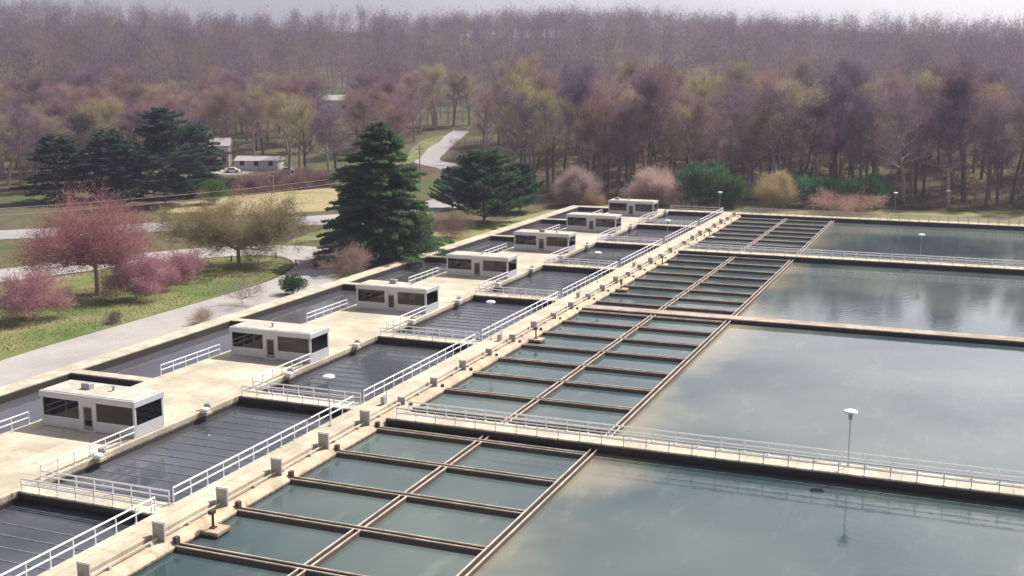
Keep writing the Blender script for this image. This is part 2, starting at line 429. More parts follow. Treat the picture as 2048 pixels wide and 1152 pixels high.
# ------------------------------------------------------------------ walls and decks
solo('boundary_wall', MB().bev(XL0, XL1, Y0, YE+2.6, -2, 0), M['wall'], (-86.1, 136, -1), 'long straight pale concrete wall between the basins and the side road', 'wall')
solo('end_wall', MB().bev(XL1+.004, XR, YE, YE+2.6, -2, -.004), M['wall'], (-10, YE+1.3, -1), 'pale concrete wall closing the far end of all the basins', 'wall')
solo('platform', MB().bev(XD0, XD1, Y0, YE-.003, -2, 0, .05), M['deck'], (-69.7, 136, -1), 'broad sunlit concrete platform carrying the row of white booths', 'platform')
solo('side_wall', MB().bev(XR, XR+1.5, Y0, YE+2.6, -2, 0), M['wall'], (XR+.7, 136, -1), 'concrete wall closing the open basins on the right side', 'wall')
# cross walls of the narrow side channel
for k, y in enumerate(YK[:-1]):
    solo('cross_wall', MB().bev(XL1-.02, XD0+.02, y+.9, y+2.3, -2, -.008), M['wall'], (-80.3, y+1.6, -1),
         f'narrow concrete wall across the left side channel, {ORD[k]} of them to the camera', 'wall', 'cross walls of the side channel')
# cell walkways
RAILH = 1.0
def railing(pts, label, h=RAILH, step=1.9, mat='rail', group=None, pr=.045, rr=.062):
    """pts: two ends in plan (z of the deck third); posts, a top rail and a middle rail"""
    a, b = Vector(pts[0]), Vector(pts[1]); L = (b-a).length; n = max(1, round(L/step))
    root = empty('railing', (a+b)/2, label, 'railing', group)
    mb = MB().tube(a+Vector((0, 0, h)), b+Vector((0, 0, h)), rr, n=6); part('top_rail', mb, M[mat], root)
    mb = MB().tube(a+Vector((0, 0, h*.55)), b+Vector((0, 0, h*.55)), rr*.9, n=6); part('middle_rail', mb, M[mat], root)
    pm = None
    for i in range(n+1):
        p = a.lerp(b, i/n)
        if pm is None:
            m_ = MB().tube((0, 0, -.02), (0, 0, h), pr, n=6).tube((0, 0, 0), (0, 0, .03), pr*2.6, n=8)
            pm = m_.mesh('post', M[mat])
        obj('post', pm, root, p-root.location)
    return root
CELLW = 2.2
for k, y in enumerate(YK[:-1]):
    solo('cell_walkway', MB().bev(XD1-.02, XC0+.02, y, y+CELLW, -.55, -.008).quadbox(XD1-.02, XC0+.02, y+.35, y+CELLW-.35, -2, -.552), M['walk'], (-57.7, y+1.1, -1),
         f'concrete walkway from the booth platform to the channel, {ORD[k]} of the row', 'walkway', 'walkways between the cells')
    if k >= 1:
        railing([(XD1+.3, y+.14, 0), (XC0-.2, y+.14, 0)], f'white two-bar railing on the near edge of the {ORD[k]} cell walkway', .92, 1.6, group='cell walkway railings')
        railing([(XD1+.3, y+CELLW-.14, 0), (XC0-.2, y+CELLW-.14, 0)], f'white two-bar railing on the far edge of the {ORD[k]} cell walkway', .92, 1.6, group='cell walkway railings')
# platform railings, from each cross walkway up to the next booth
for k, y in enumerate(YK[:-1]):
    if k == 0: continue
    nm = ORD[k-1]
    railing([(XD0+.2, y+3.2, 0), (XD0+.2, y+13.1, 0)], f'white railing on the left platform edge leading up to the {nm} booth', 1.1, 1.9, group='platform railings')
    railing([(XD1-.2, y+2.6, 0), (XD1-.2, y+13.1, 0)], f'white railing on the right platform edge leading up to the {nm} booth', 1.1, 1.9, group='platform railings')

# collecting channel
ch = empty('collecting_channel', (-49.5, 136, -1), 'long raised concrete channel with a walkway running away between cells and open basins', 'channel')
part('walkway_slab', MB().bev(XC0, XC1, Y0, YE-.003, -2, .0, .05), M['deck'], ch)
part('kerb', MB().bev(XC1-.02, XC1+.3, Y0, YE-.01, -1.2, .14, .05), M['deck'], ch)
pr = [(XC1+.302, -2), (XC1+.302, -.18), (XC1+.7, -.2), (XC1+1.2, -.24), (XC1+1.6, -.32), (XC2-.12, -.46), (XC2, -.62), (XC2, -2)]
part('ledge', MB().prism(pr, Y0, YE-.01), M['ledge'], ch)
mb = MB().tube((XC1+.85, Y0, .02), (XC1+.85, YE-.2, .02), .07, n=8)
for i in range(60): mb.quadbox(XC1+.7, XC1+1.0, Y0+2+i*3.9, Y0+2.25+i*3.9, -.25, -.02)
part('pipe_run', mb, M['roof'], ch)
prev = Y0
for k, y in enumerate(YK[1:]+[]):
    a = (YK[k]+CELLW-.1); b = min(y+.1, YE-.3)
    railing([(XC0+.14, a, 0), (XC0+.14, b, 0)], f'white two-bar railing on the channel beside the {ORD[k]} cell', 1.2, 2.0, group='channel railings', pr=.05, rr=.065)

# walkways and walls across the open basins
BN = ['nearest', 'railed concrete walkway crossing the open basins in the foreground', '', '', '']
def basin_walk(y0, y1, label, rails, mat='walk', z=-.008, name='basin_walkway'):
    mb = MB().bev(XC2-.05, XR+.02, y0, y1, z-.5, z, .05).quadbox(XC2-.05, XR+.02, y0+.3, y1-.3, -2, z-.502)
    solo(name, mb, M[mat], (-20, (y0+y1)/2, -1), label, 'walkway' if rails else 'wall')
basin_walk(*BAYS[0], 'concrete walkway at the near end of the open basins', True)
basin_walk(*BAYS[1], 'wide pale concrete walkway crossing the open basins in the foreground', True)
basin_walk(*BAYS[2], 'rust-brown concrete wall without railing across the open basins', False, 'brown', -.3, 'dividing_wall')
basin_walk(*BAYS[3], 'concrete walkway with railings crossing the open basins far back', True)
for (y, e, txt) in ((BAYS[1][0]+.14, 'near', 'foreground basin walkway'), (BAYS[1][1]-.14, 'far', 'foreground basin walkway'), (BAYS[3][0]+.14, 'near', 'far basin walkway'), (BAYS[3][1]-.14, 'far', 'far basin walkway')):
    railing([(XC2+1.0, y, 0), (XR-.3, y, 0)], f'white railing along the {e} edge of the {txt}', .95, 1.9, pr=.045, rr=.075)
railing([(XC2+.2, YE+.3, 0), (-17, YE+.3, 0)], 'rust-tinted railing on the far end wall beside the ladder of troughs', 1.1, 1.9, 'railw')
railing([(-16.5, YE+.3, 0), (XR-.3, YE+.3, 0)], 'grey railing on the far end wall behind the open water', 1.1, 1.9, 'post')
railing([(XC2+.2, YE+2.3, 0), (XR-.3, YE+2.3, 0)], 'rearmost railing along the back edge of the far end wall', 1.1, 1.9, 'railw')
railing([(XD1+.3, YE+.3, 0), (XC0-.2, YE+.3, 0)], 'pale railing on the far end wall between platform and channel', 1.1, 1.9, 'rail')

# ------------------------------------------------------------------ troughs
TW, RT, TZ = .31, .1, -.5                   # half width, rim thickness, rim level
XM, XE = -37.72, -28.02
def trough_x(y, x0, x1):
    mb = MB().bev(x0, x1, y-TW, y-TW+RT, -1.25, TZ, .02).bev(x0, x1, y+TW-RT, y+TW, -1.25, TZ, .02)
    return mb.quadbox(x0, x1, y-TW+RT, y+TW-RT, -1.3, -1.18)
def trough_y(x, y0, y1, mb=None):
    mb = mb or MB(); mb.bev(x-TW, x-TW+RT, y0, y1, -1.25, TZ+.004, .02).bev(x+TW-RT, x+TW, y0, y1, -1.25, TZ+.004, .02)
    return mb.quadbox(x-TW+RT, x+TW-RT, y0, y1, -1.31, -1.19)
bay_y = [[86.45-6.93*i for i in range(7)][::-1], [93.4+6.93*i for i in range(8)], [148.9+6.45*i for i in range(8)], [204.2+6.38*i for i in range(8)]]
bay_y[1][-1] = 141.7; bay_y[2][-1] = 194.2; bay_y[3][-1] = 249.6
BAYN = ['the foreground basin', 'the second basin', 'the third basin', 'the farthest basin']
all_ty = []
for b, ys in enumerate(bay_y):
    lo, hi = BAYS[b][1], BAYS[b+1][0]
    for i, y in enumerate(ys):
        all_ty.append(y)
        solo('cross_trough', trough_x(y, XC2-.1, XE-TW-.004), M['trough'], (-38, y, WZ), f'double-rimmed concrete trough across {BAYN[b]}, {NUM[i]} from its near wall', 'trough', 'cross troughs of '+BAYN[b])
    mb = MB(); edges = [lo-.02]+[v for y in ys for v in (y-TW-.004, y+TW+.004)]+[hi+.02]
    for a, c in zip(edges[0::2], edges[1::2]):
        if c-a > .1: trough_y(XM, a, c, mb)
    solo('middle_trough', mb, M['trough'], (XM, (lo+hi)/2, WZ), f'lengthwise trough through the middle of the ladder in {BAYN[b]}', 'trough', 'lengthwise troughs')
    solo('end_trough', trough_y(XE, lo-.02, hi+.02), M['trough'], (XE, (lo+hi)/2, WZ), f'lengthwise trough closing the ladder beside open water in {BAYN[b]}', 'trough', 'lengthwise troughs')

# gate at the head of each trough
def gate(loc, label):
    root = empty('sluice_gate', loc, label, 'sluice gate', 'sluice gates along the channel')
    x, y, z = loc
    part('gate_panel', MB().bev(x-.42, x+.36, y-.05, y+.03, z, z+1.25, .02), M['panel'], root)
    mb = MB()
    for dx in (-.47, .42): mb.quadbox(x+dx-.035, x+dx+.035, y-.07, y+.05, z, z+1.32)
    mb.quadbox(x-.5, x+.46, y-.075, y+.055, z+1.322, z+1.39)
    part('frame', mb, M['paint'], root)
    mb = MB().bev(x+.75, x+1.05, y+.35, y+.75, z-.45, z+.28, .03)
    part('stop_post', mb, M['steel'], root)
    return root
g0 = None
cnt = 0
for b, ys in enumerate(bay_y):
    for i, y in enumerate(ys):
        loc = (XC2-1.05, y-.55, -.28); lab = f'grey gate panel in white frame at the head of trough {NUM[i]} of {BAYN[b]}'
        if g0 is None: g0 = gate(loc, lab)
        else: dup(g0, loc, lab, scale=(1, 1, 1) if b == 0 else (.8, .8, .55+.12*(i % 3)))
        cnt += 1
# valve pedestals on corbels
def pedestal(y, label):
    root = empty('valve_pedestal', (XC2+.6, y, -.55), label, 'valve', 'valve pedestals on the channel face')
    part('corbel', MB().prism([(XC2-.02, -1.15), (XC2+.5, -1.1), (XC2+1.35, -.78), (XC2+1.35, -.5), (XC2-.02, -.5)], y-.75, y+.75), M['ledge'], root)
    mb = MB().tube((XC2+.45, y, -.5), (XC2+.45, y, .55), .09, n=8).quadbox(XC2+.25, XC2+.65, y-.2, y+.2, -.5, -.42)
    part('stem', mb, M['steel'], root)
    part('gearbox', MB().bev(XC2+.28, XC2+.62, y-.17, y+.17, .55, .85, .05).tube((XC2+.45, y-.17, .7), (XC2+.45, y-.34, .7), .16, n=10), M['steel'], root)
for i, y in enumerate((61.9, 124.2, 159.0, 182.5, 218.0)):
    pedestal(y, f'dark rusty valve stem on a concrete corbel, {ORD[i]} of those on the channel face')
# small switch boxes along the channel
for i, y in enumerate((91.5, 119.5, 147.5, 175.0)):
    root = empty('junction_box', (XC1-.1, y, 0), f'small grey box with pipes on the channel walkway, {ORD[i]}', 'equipment box', 'equipment boxes on the channel')
    part('cabinet', MB().bev(XC1-.5, XC1-.1, y-.3, y+.3, .15, .75, .03), M['panel'], root)
    part('leg', MB().quadbox(XC1-.4, XC1-.35, y-.2, y-.15, 0, .15).quadbox(XC1-.4, XC1-.35, y+.15, y+.2, 0, .15), M['steel'], root)
    part('conduit', MB().tube((XC1-.2, y+.35, 0), (XC1-.2, y+.35, 1.1), .05, n=8).tube((XC1-.2, y+.35, .7), (XC1-.2, y-.1, .9), .04, n=6), M['paint'], root)

# laterals just under the surface of the cells
for k, y in enumerate(YK[:-1]):
    y1 = (YK[k+1] if k < 7 else YE)
    root = empty('lateral_rack', (-57.7, y+8, WZ), f'set of faint parallel pipes at the water surface of the {ORD[k]} cell', 'pipe rack', 'pipe racks in the cells')
    n = 13; pm = None
    for i in range(n):
        yy = y+4.5+i*(y1-y-8)/(n-1)
        if pm is None: pm = MB().tube((-5.2, 0, 0), (5.2, 0, 0), .1, n=6).mesh('lateral_pipe', M['pipe'])
        obj('lateral_pipe', pm, root, (.2*math.sin(i*2.1), yy-y-8, -.03))

# floodlight and valve brackets on the right edge of the platform
fl0 = None
fy = [56.0+13.8*i for i in range(15)]
for i, y in enumerate(fy):
    loc = (XD1+.004, y, 0); lab = f'round white lamp and grey valve bracket on the right platform edge, {NUM[i]} from near'
    if y > YE-2: break
    if fl0 is None:
        x = XD1+.004
        root = fl0 = empty('edge_lamp', loc, lab, 'edge lamp', 'edge lamps on the platform')
        part('bracket', MB().quadbox(x, x+.55, y-.5, y+.5, -.32, -.12).quadbox(x-.6, x, y-.35, y+.35, .004, .09), M['ledge'], root)
        part('valve_body', MB().tube((x+.05, y+.45, -.1), (x+.05, y+.45, .55), .16, n=10).tube((x-.25, y+.45, .3), (x+.4, y+.45, .3), .12, n=8).tube((x+.05, y+.45, .55), (x+.05, y+.45, .6), .3, n=12), M['grey'], root)
        part('lamp_globe', MB().lathe((x+.42, y-.35, -.1), [(.06, 0), (.1, .12), (.34, .2), (.4, .32), (.33, .46), (.1, .52)], 14), M['lampwhite'], root)
    else: dup(fl0, loc, lab)

# ------------------------------------------------------------------ mushroom lamps
def lamp(loc, label, h=4.5, group='mushroom lamps'):
    root = empty('mushroom_lamp', loc, label, 'lamp', group); x, y, z = loc
    part('pole', MB().tube((x, y, z), (x, y, z+h-.75), .045, n=8).tube((x, y, z), (x, y, z+.12), .13, n=10), M['post'], root)
    part('lantern', MB().lathe((x, y, z+h-.78), [(.06, 0), (.13, .1), (.2, .5), (.22, .6)], 12), M['grey'], root)
    part('shade', MB().lathe((x, y, z+h-.2), [(.22, 0), (.5, .04), (.56, .1), (.5, .2), (.3, .27), (.05, .29)], 18), M['lampwhite'], root)
    return root
L0 = lamp((-50.75, 83.8, 0), 'white mushroom lamp on the channel, nearest to the camera')
for y, t in ((119.6, 'second nearest'), (159.7, 'third nearest'), (200.3, 'fourth nearest')): dup(L0, (-50.75, y, 0), f'white mushroom lamp on the channel, {t} to the camera')
dup(L0, (-7.9, 89.6, 0), 'white mushroom lamp on the foreground walkway over the open basins')
dup(L0, (-7.9, 197.4, 0), 'white mushroom lamp on the far walkway over the open basins')
dup(L0, (-52.6, YE+1.3, 0), 'white mushroom lamp on the end wall in front of dark green shrubs')
dup(L0, (*gp(1789, 425)[:2], -1), 'white mushroom lamp at the left end of the grass strip')
dup(L0, (*gp(1894, 420)[:2], -1), 'white mushroom lamp on the grass strip before the dark wood')

# ------------------------------------------------------------------ control booths
def booth(y, label, i=0):
    x0, x1, y1, h = -74.1, -64.05, y+3.7, 3.15
    root = empty('control_booth', ((x0+x1)/2, y+2.1, 0), label, 'booth', 'white control booths on the platform')
    s0, s1 = 1.0, 2.62                                     # sill and head of the windows
    dx0, dx1 = x0+4.25, x0+5.85                             # door bay
    mb = MB()
    t = .12
    # lower wall
    mb.quadbox(x0, dx0, y, y+t, .05, s0); mb.quadbox(dx1, x1, y, y+t, .05, s0)
    mb.quadbox(x0, x1, y1-t, y1, .05, s0); mb.quadbox(x0, x0+t, y+t, y1-t, .05, s0); mb.quadbox(x1-t, x1, y+t, y1-t, .05, s0)
    part('lower_wall', mb, M['paint'], root)
    for (a, b) in ((x0, y), (x1-.2, y), (x0, y1-.2), (x1-.2, y1-.2)): part('corner_post', MB().quadbox(a, a+.2, b, b+.2, s0+.002, s1-.002), M['paint'], root)
    for a in (dx0-.12, dx1): part('door_post', MB().quadbox(a, a+.12, y+.01, y+.15, s0+.002, s1-.002), M['paint'], root)
    mb = MB().bev(x0-.08, x1+.08, y-.08, y1+.08, s1, h, .03)
    part('fascia', mb, M['paint'], root)
    rf = part('roof', MB().quadbox(x0+.12, x1-.12, y+.12, y1-.12, h+.002, h+.05), M['roof'], root)
    vx, vy = x1-2.2-(i*1.7) % 4, y1-1.0-(i % 3)*.6
    vent = MB().tube((vx, vy, h+.05), (vx, vy, h+.4), .1, n=8).tube((vx, vy, h+.4), (vx, vy, h+.46), .2, n=10)
    if i % 2: obj('roof_unit', MB().bev(vx-3, vx-2.1, vy-.6, vy, h+.051, h+.55).mesh('roof_unit', M['grey'], tuple(root.location)), rf)
    obj('vent', vent.mesh('vent', M['grey'], tuple(root.location)), rf)
    def win(a0, a1, side):
        if side == 'f': g = MB().quadbox(a0, a1, y+.05, y+.07, s0, s1)
        elif side == 'b': g = MB().quadbox(a0, a1, y1-.07, y1-.05, s0, s1)
        elif side == 'r': g = MB().quadbox(x1-.07, x1-.05, a0, a1, s0, s1)
        else: g = MB().quadbox(x0+.05, x0+.07, a0, a1, s0, s1)
        w = part('window', g, M['glass'], root)
        f = MB(); n = 1
        for i in range(n+1):
            c = a0+(a1-a0)*i/n
            c0, c1 = max(a0, c-.03), min(a1, c+.03)
            if side in 'fb': yy = y+.03 if side == 'f' else y1-.09; f.quadbox(c0, c1, yy, yy+.06, s0+.001, s1-.001)
            else: xx = x1-.09 if side == 'r' else x0+.03; f.quadbox(xx, xx+.06, c0, c1, s0+.001, s1-.001)
        obj('mullion', f.mesh('mullion', M['post'], tuple(root.location)), w)
    win(x0+.2, dx0-.12, 'f'); win(dx1+.12, x1-.2, 'f'); win(x0+.2, x1-.2, 'b'); win(y+.2, y1-.2, 'r'); win(y+.2, y1-.2, 'l')
    d = part('door', MB().quadbox(dx0+.3, dx0+1.3, y+.04, y+.09, .12, .5).quadbox(dx0+.3, dx0+.42, y+.04, y+.09, .5, 2.2).quadbox(dx0+1.18, dx0+1.3, y+.04, y+.09, .5, 2.2).quadbox(dx0+.42, dx0+1.18, y+.04, y+.09, 2.08, 2.2), M['door' if i % 3 else 'roof'], root)
    obj('door_glass', MB().quadbox(dx0+.42, dx0+1.18, y+.055, y+.075, .5, 2.08).mesh('door_glass', M['glass'], tuple(root.location)), d)
    obj('handle', MB().quadbox(dx0+1.2, dx0+1.25, y-.02, y+.04, 1.05, 1.2).mesh('handle', M['grey'], tuple(root.location)), d)
    part('door_frame', MB().quadbox(dx0+.002, dx0+.3, y, y+.13, .05, s1-.01).quadbox(dx0+1.3, dx1-.002, y, y+.13, .05, s1-.01).quadbox(dx0+.3, dx0+1.3, y, y+.13, 2.2, s1-.01).quadbox(dx0-.02, dx1+.02, y-.14, y-.002, .004, .14), M['paint'], root)
    part('floor', MB().quadbox(x0+.05, x1-.05, y+.13, y1-.13, .01, .06), M['interior'], root)
    part('control_desk', MB().bev(x0+1, x0+3.4, y1-1.2, y1-.4, .061, 1.0).bev(x1-2.8, x1-.8, y1-1.1, y1-.4, .061, 1.6).bev(x0+.8, x0+1.5, y+1.2, y+1.9, .061, 1.3), M['interior'], root)
    c0 = dx1+.4+(i*.9) % 2.2
    part('curtain', MB().quadbox(c0, c0+.7+(i % 3)*.35, y+.3, y+.34, .5, 2.5), M['roof'], root)
    return root
for k in range(0, 8):
    booth(YK[k]+13.3, f'white flat-roofed control booth with dark windows, {ORD[k]} to the camera', k)

# ------------------------------------------------------------------ trees
def tint_mesh(name, V, F, mat, tint=None):
    me = bpy.data.meshes.new(name)
    V = np.asarray(V, dtype=np.float32); F = np.asarray(F, dtype=np.int32); k = F.shape[1]
    me.vertices.add(len(V)); me.vertices.foreach_set('co', V.ravel())
    me.loops.add(F.size); me.loops.foreach_set('vertex_index', F.ravel())
    me.polygons.add(len(F)); me.polygons.foreach_set('loop_start', np.arange(0, F.size, k, dtype=np.int32))
    me.update(calc_edges=True); me.materials.append(mat)
    a = me.attributes.new('tint', 'FLOAT_COLOR', 'POINT')
    c = np.ones((len(V), 4), dtype=np.float32)
    if tint is not None: c[:, :3] = tint
    a.data.foreach_set('color', c.ravel())
    return me
def unit(a): return a/np.maximum(1e-9, np.linalg.norm(a, axis=-1, keepdims=True))
def blades(base, direc, length, width, rng, tri=True):
    """thin slivers from base along direc, turned at random about it"""
    n = len(base); r = unit(rng.normal(size=(n, 3))); side = unit(np.cross(direc, r))*width[:, None]*.5
    if tri:
        V = np.stack([base-side, base+side, base+direc*length[:, None]], 1).reshape(-1, 3)
        F = np.arange(3*n).reshape(-1, 3)
    else:
        m = base+direc*length[:, None]*.5; tip = base+direc*length[:, None]
        V = np.stack([base, m+side, tip, m-side], 1).reshape(-1, 3); F = np.arange(4*n).reshape(-1, 4)
    return V, F
def limb_mesh(name, chains, mat, n=5):
    mb = MB()
    for ch_ in chains:
        for (p, r), (q, s) in zip(ch_[:-1], ch_[1:]): mb.tube(p, q, r, s, n=n, cap=False)
    me = mb.mesh(name, mat); me.shade_smooth(); return me
def bent(p, d, L, r0, r1, segs, rng, wob=.12, lift=.0):
    out = [(tuple(p), r0)]; p = np.array(p, float); d = unit(np.array(d, float))
    for i in range(segs):
        d = unit(d+rng.normal(size=3)*wob+np.array([0, 0, lift])); p = p+d*L/segs
        out.append((tuple(p), r0+(r1-r0)*(i+1)/segs))
    return out
def deciduous(name, seed, H, cr, base=.35, nl=9, nb=6000, blade=(.9, .05), spread=.5, clusters=9, shape='tall', trunk_r=.3, csize=1.5, upw=.35):
    """bare or budding broadleaf tree: trunk with limbs, branches and a haze of twigs"""
    rng = np.random.default_rng(seed); chains = []; tips = []
    tr = bent((0, 0, -.3), (rng.normal()*.04, rng.normal()*.04, 1), H*(.85 if shape == 'tall' else base+.12), trunk_r, trunk_r*.25 if shape == 'tall' else trunk_r*.7, 6, rng, .04)
    chains.append(tr); TP = np.array([c[0] for c in tr]); RR = [c[1] for c in tr]
    cz = H*(base+1)/2; hz = H*(1-base)/2
    for i in range(nl):
        f = base+.02+(.62*(i/nl) if shape == 'tall' else .08*rng.random())
        zz = f*H; k = np.searchsorted(TP[:, 2], zz); k = min(max(k, 1), len(TP)-1)
        t_ = min(1, max(0, (zz-TP[k-1, 2])/max(.01, TP[k, 2]-TP[k-1, 2]))); p = TP[k-1]*(1-t_)+TP[k]*t_
        a = i*2.4+rng.normal()*.3
        if shape == 'tall': el = .55+.5*i/nl; L = cr*(1.15-.35*i/nl)
        elif shape == 'spread': el = .25+.5*rng.random(); L = cr*(.75+.25*rng.random())
        else: el = .15+1.2*rng.random(); L = cr*.95
        if shape == 'round' :
            el = math.asin(min(1, (i+.5)/nl*1.1-.1)); L = cr*.8
        d = np.array([math.cos(a)*math.cos(el), math.sin(a)*math.cos(el), math.sin(el)])
        r = RR[k-1]*.55
        c1 = bent(p, d, L, r, r*.3, 4, rng, .13, .04 if shape != 'spread' else .0); chains.append(c1)
        for q in range(clusters):
            j = 1+int(rng.integers(0, 4)); b0 = np.array(c1[j][0]); dd = unit(d+rng.normal(size=3)*.6+np.array([0, 0, .2]))
            Lb = cr*(.22+.3*rng.random())
            c2 = bent(b0, dd, Lb, c1[j][1]*.5+.008, .012, 2, rng, .2, .05); chains.append(c2); tips.append((np.array(c2[1][0]), dd)); tips.append((np.array(c2[2][0]), dd))
    T = np.array([t[0] for t in tips]); D = np.array([t[1] for t in tips])
    wt = rng.random(len(T))**2+.08; wt[0::2] *= .4; idx = rng.choice(len(T), nb, p=wt/wt.sum())
    off = rng.normal(size=(nb, 3))*csize*.38
    B = T[idx]+off
    dr = unit(D[idx]*.5+unit(off)*.7+np.array([0, 0, upw])+rng.normal(size=(nb, 3))*.35)
    V, F = blades(B, dr, blade[0]*(.5+rng.random(nb)), blade[1]*(.6+.8*rng.random(nb)), rng)
    ct = .75+.5*rng.random(len(T)); tint = np.repeat(ct[idx][:, None]*np.ones((1, 3)), 3, 0)
    return limb_mesh(name+'_trunk', chains, M['bark2' if seed % 2 else 'bark']), tint_mesh(name+'_crown', V, F, M['twig'], tint)
def conifer(name, seed, H, R, base=.06, whorl=.55, nper=7, droop=.25, power=.9, dens=1.0, blade=(.5, .16), gap=.0, trunk_r=.35):
    rng = np.random.default_rng(seed)
    chains = [bent((0, 0, -.3), (0, 0, 1), H*.99, trunk_r, .03, 6, rng, .01)]
    B = []; Dd = []; ti = []
    z = base*H
    while z < H*.985:
        f = (z-base*H)/(H*(1-base)); rad = R*(1-f)**power*(.72+.4*rng.random())+.25
        if rng.random() < gap: rad *= .45
        for i in range(nper):
            a = rng.random()*2*PI; L = rad*(.65+.45*rng.random()); el = .28-.45*(1-f)*droop*2
            dz = -droop*L*.35
            p0 = np.array([0, 0, z+rng.normal()*.15]); hd = np.array([math.cos(a), math.sin(a), 0])
            p1 = p0+hd*L*.5+np.array([0, 0, el*L*.5]); p2 = p0+hd*L+np.array([0, 0, el*L+dz])
            chains.append([(tuple(p0), .05*(1-f)+.015), (tuple(p1), .03*(1-f)+.01), (tuple(p2), .008)])
            n = int(max(6, L*26*dens)); t = np.sqrt(rng.random(n)); t = .15+.85*t
            P = np.where(t[:, None] < .5, p0+(p1-p0)*t[:, None]*2, p1+(p2-p1)*(t[:, None]-.5)*2)
            sd = np.array([-hd[1], hd[0], 0]); w = (.12+.3*L*(1-t)+.1)[:, None]
            u = rng.uniform(-1, 1, (n, 1))
            P = P+sd*u*w+np.stack([np.zeros(n), np.zeros(n), rng.normal(size=n)*.1-.1], 1)
            d = unit(hd*.8+sd*u*.9+np.array([0, 0, -.05])+rng.normal(size=(n, 3))*.28)
            B.append(P); Dd.append(d); ti.append(np.full(n, .7+.6*rng.random())*(.8+.35*t))
        z += whorl*(.7+.6*rng.random())*(1-.45*f)
    B = np.concatenate(B); Dd = np.concatenate(Dd); ti = np.concatenate(ti); n = len(B)
    V, F = blades(B, Dd, blade[0]*(.6+.8*rng.random(n)), blade[1]*(.6+.8*rng.random(n)), rng, tri=False)
    return limb_mesh(name+'_trunk', chains, M['bark']), tint_mesh(name+'_crown', V, F, M['leaf'], np.repeat(ti[:, None]*np.ones((1, 3)), 4, 0))
def bushmesh(name, seed, R, H, nb=3500, lobes=14, blade=(.35, .14), mat='leaf', stems=7):
    rng = np.random.default_rng(seed)
    C = np.stack([rng.normal(size=lobes)*R*.42, rng.normal(size=lobes)*R*.42, H*(.3+.55*rng.random(lobes))], 1)
    idx = rng.integers(0, lobes, nb); o = unit(rng.normal(size=(nb, 3)))*(.65+.4*rng.random((nb, 1)))*R*.4
    o[:, 2] *= H/R*.7
    B = C[idx]+o; B[:, 2] = np.maximum(B[:, 2], .05)
    d = unit(unit(o)+rng.normal(size=(nb, 3))*.5+np.array([0, 0, .3]))
    V, F = blades(B, d, blade[0]*(.6+.8*rng.random(nb)), blade[1]*(.6+.8*rng.random(nb)), rng, tri=False)
    ti = (.7+.6*rng.random(lobes))[idx]
    chains = [bent((rng.normal()*.1, rng.normal()*.1, -.2), (C[i % lobes][0], C[i % lobes][1], C[i % lobes][2]), float(np.linalg.norm(C[i % lobes])), .05, .015, 3, rng, .08) for i in range(stems)]
    return limb_mesh(name+'_stem', chains, M['bark']), tint_mesh(name+'_crown', V, F, M[mat], np.repeat(ti[:, None]*np.ones((1, 3)), 4, 0))
def plant(name, meshes, loc, label, cat, color, group=None, rotz=0, sc=(1, 1, 1), trunkname='trunk'):
    root = empty(name, loc, label, cat, group, rotz); root.scale = sc
    a = obj(trunkname, meshes[0], root); b = obj('crown', meshes[1], root); b.color = (*color, 1)
    return root

# --- trees one can tell apart -------------------------------------------------
DG = (.05, .095, .06)
def at(px, py): x, y, z = gp(px, py); return (x, y, z)
sp1 = conifer('spruce', 3, 23.3, 12.6, .03, .6, 11, .3, .68, 2.0, (.5, .15), .08)
plant('spruce_tree', sp1, at(762, 522), 'big dark green layered spruce beside the boundary wall, the tallest conifer there', 'conifer', (.095, .165, .075), None, 1)
sp2 = conifer('cedar', 8, 23.5, 11, .12, .8, 9, .1, .5, 1.2, (.7, .2), .38)
plant('cedar_tree', sp2, at(330, 412), 'tall ragged dark conifer with uneven layered boughs behind the pink tree', 'conifer', DG, None, 2)
sp3 = conifer('cedar_b', 12, 18.5, 9.0, .05, .8, 7, .2, .55, 1.1, (.7, .22), .2)
plant('cedar_tree', sp3, at(222, 402), 'dark broad conifer left of the tall ragged one', 'conifer', (.05, .085, .06), None, .5, (1.35, 1.35, .95))
plant('cedar_tree', sp3, at(398, 392), 'dull green conifer close on the right of the tall ragged one', 'conifer', (.075, .11, .075), None, 3.5, (1.2, 1.2, 1.0))
plant('cedar_tree', sp3, at(120, 405), 'dark conifer standing leftmost of the conifers behind the pink tree', 'conifer', (.05, .085, .06), None, 2.5, (1.3, 1.3, .9))
sp4 = conifer('pine', 21, 15.5, 9.5, .08, .75, 9, -.1, .42, 1.35, (.6, .2), .1)
plant('pine_tree', sp4, at(968, 446), 'wide dark evergreen with a spreading crown behind the far boundary wall', 'conifer', (.07, .135, .07), None, 0, (1.0, 1.0, .98))
plant('pine_tree', sp4, at(1040, 425), 'dark evergreen adjoining the right side of the wide spreading one', 'conifer', (.055, .11, .06), None, 2, (.6, .6, .72))
plant('pine_tree', sp4, at(905, 418), 'dark evergreen showing behind the left side of the wide spreading one', 'conifer', (.06, .12, .065), None, 4, (.55, .55, .62))
plant('cedar_tree', sp3, at(268, 398), 'dark green conifer filling the gap left of the tall ragged one', 'conifer', (.05, .09, .055), None, 5, (1.1, 1.1, .8))
bs = bushmesh('round_bush', 5, 3.2, 4.0, 6000, 26)
plant('evergreen_bush', bs, at(430, 408), 'bright green bushy shrub between the conifers and the dry field', 'shrub', (.10, .17, .04), None, 0, (1.15, 1.15, 1.35), 'stem')
plant('evergreen_bush', bs, at(405, 385), 'dark green rounded shrub behind the bright green one', 'shrub', (.04, .08, .03), None, 1, (1.2, 1.2, 1.3), 'stem')
plant('evergreen_bush', bs, at(800, 505), 'light green bush at the right foot of the big spruce', 'shrub', (.12, .19, .04), None, 2, (1.2, 1.2, 1.5), 'stem')
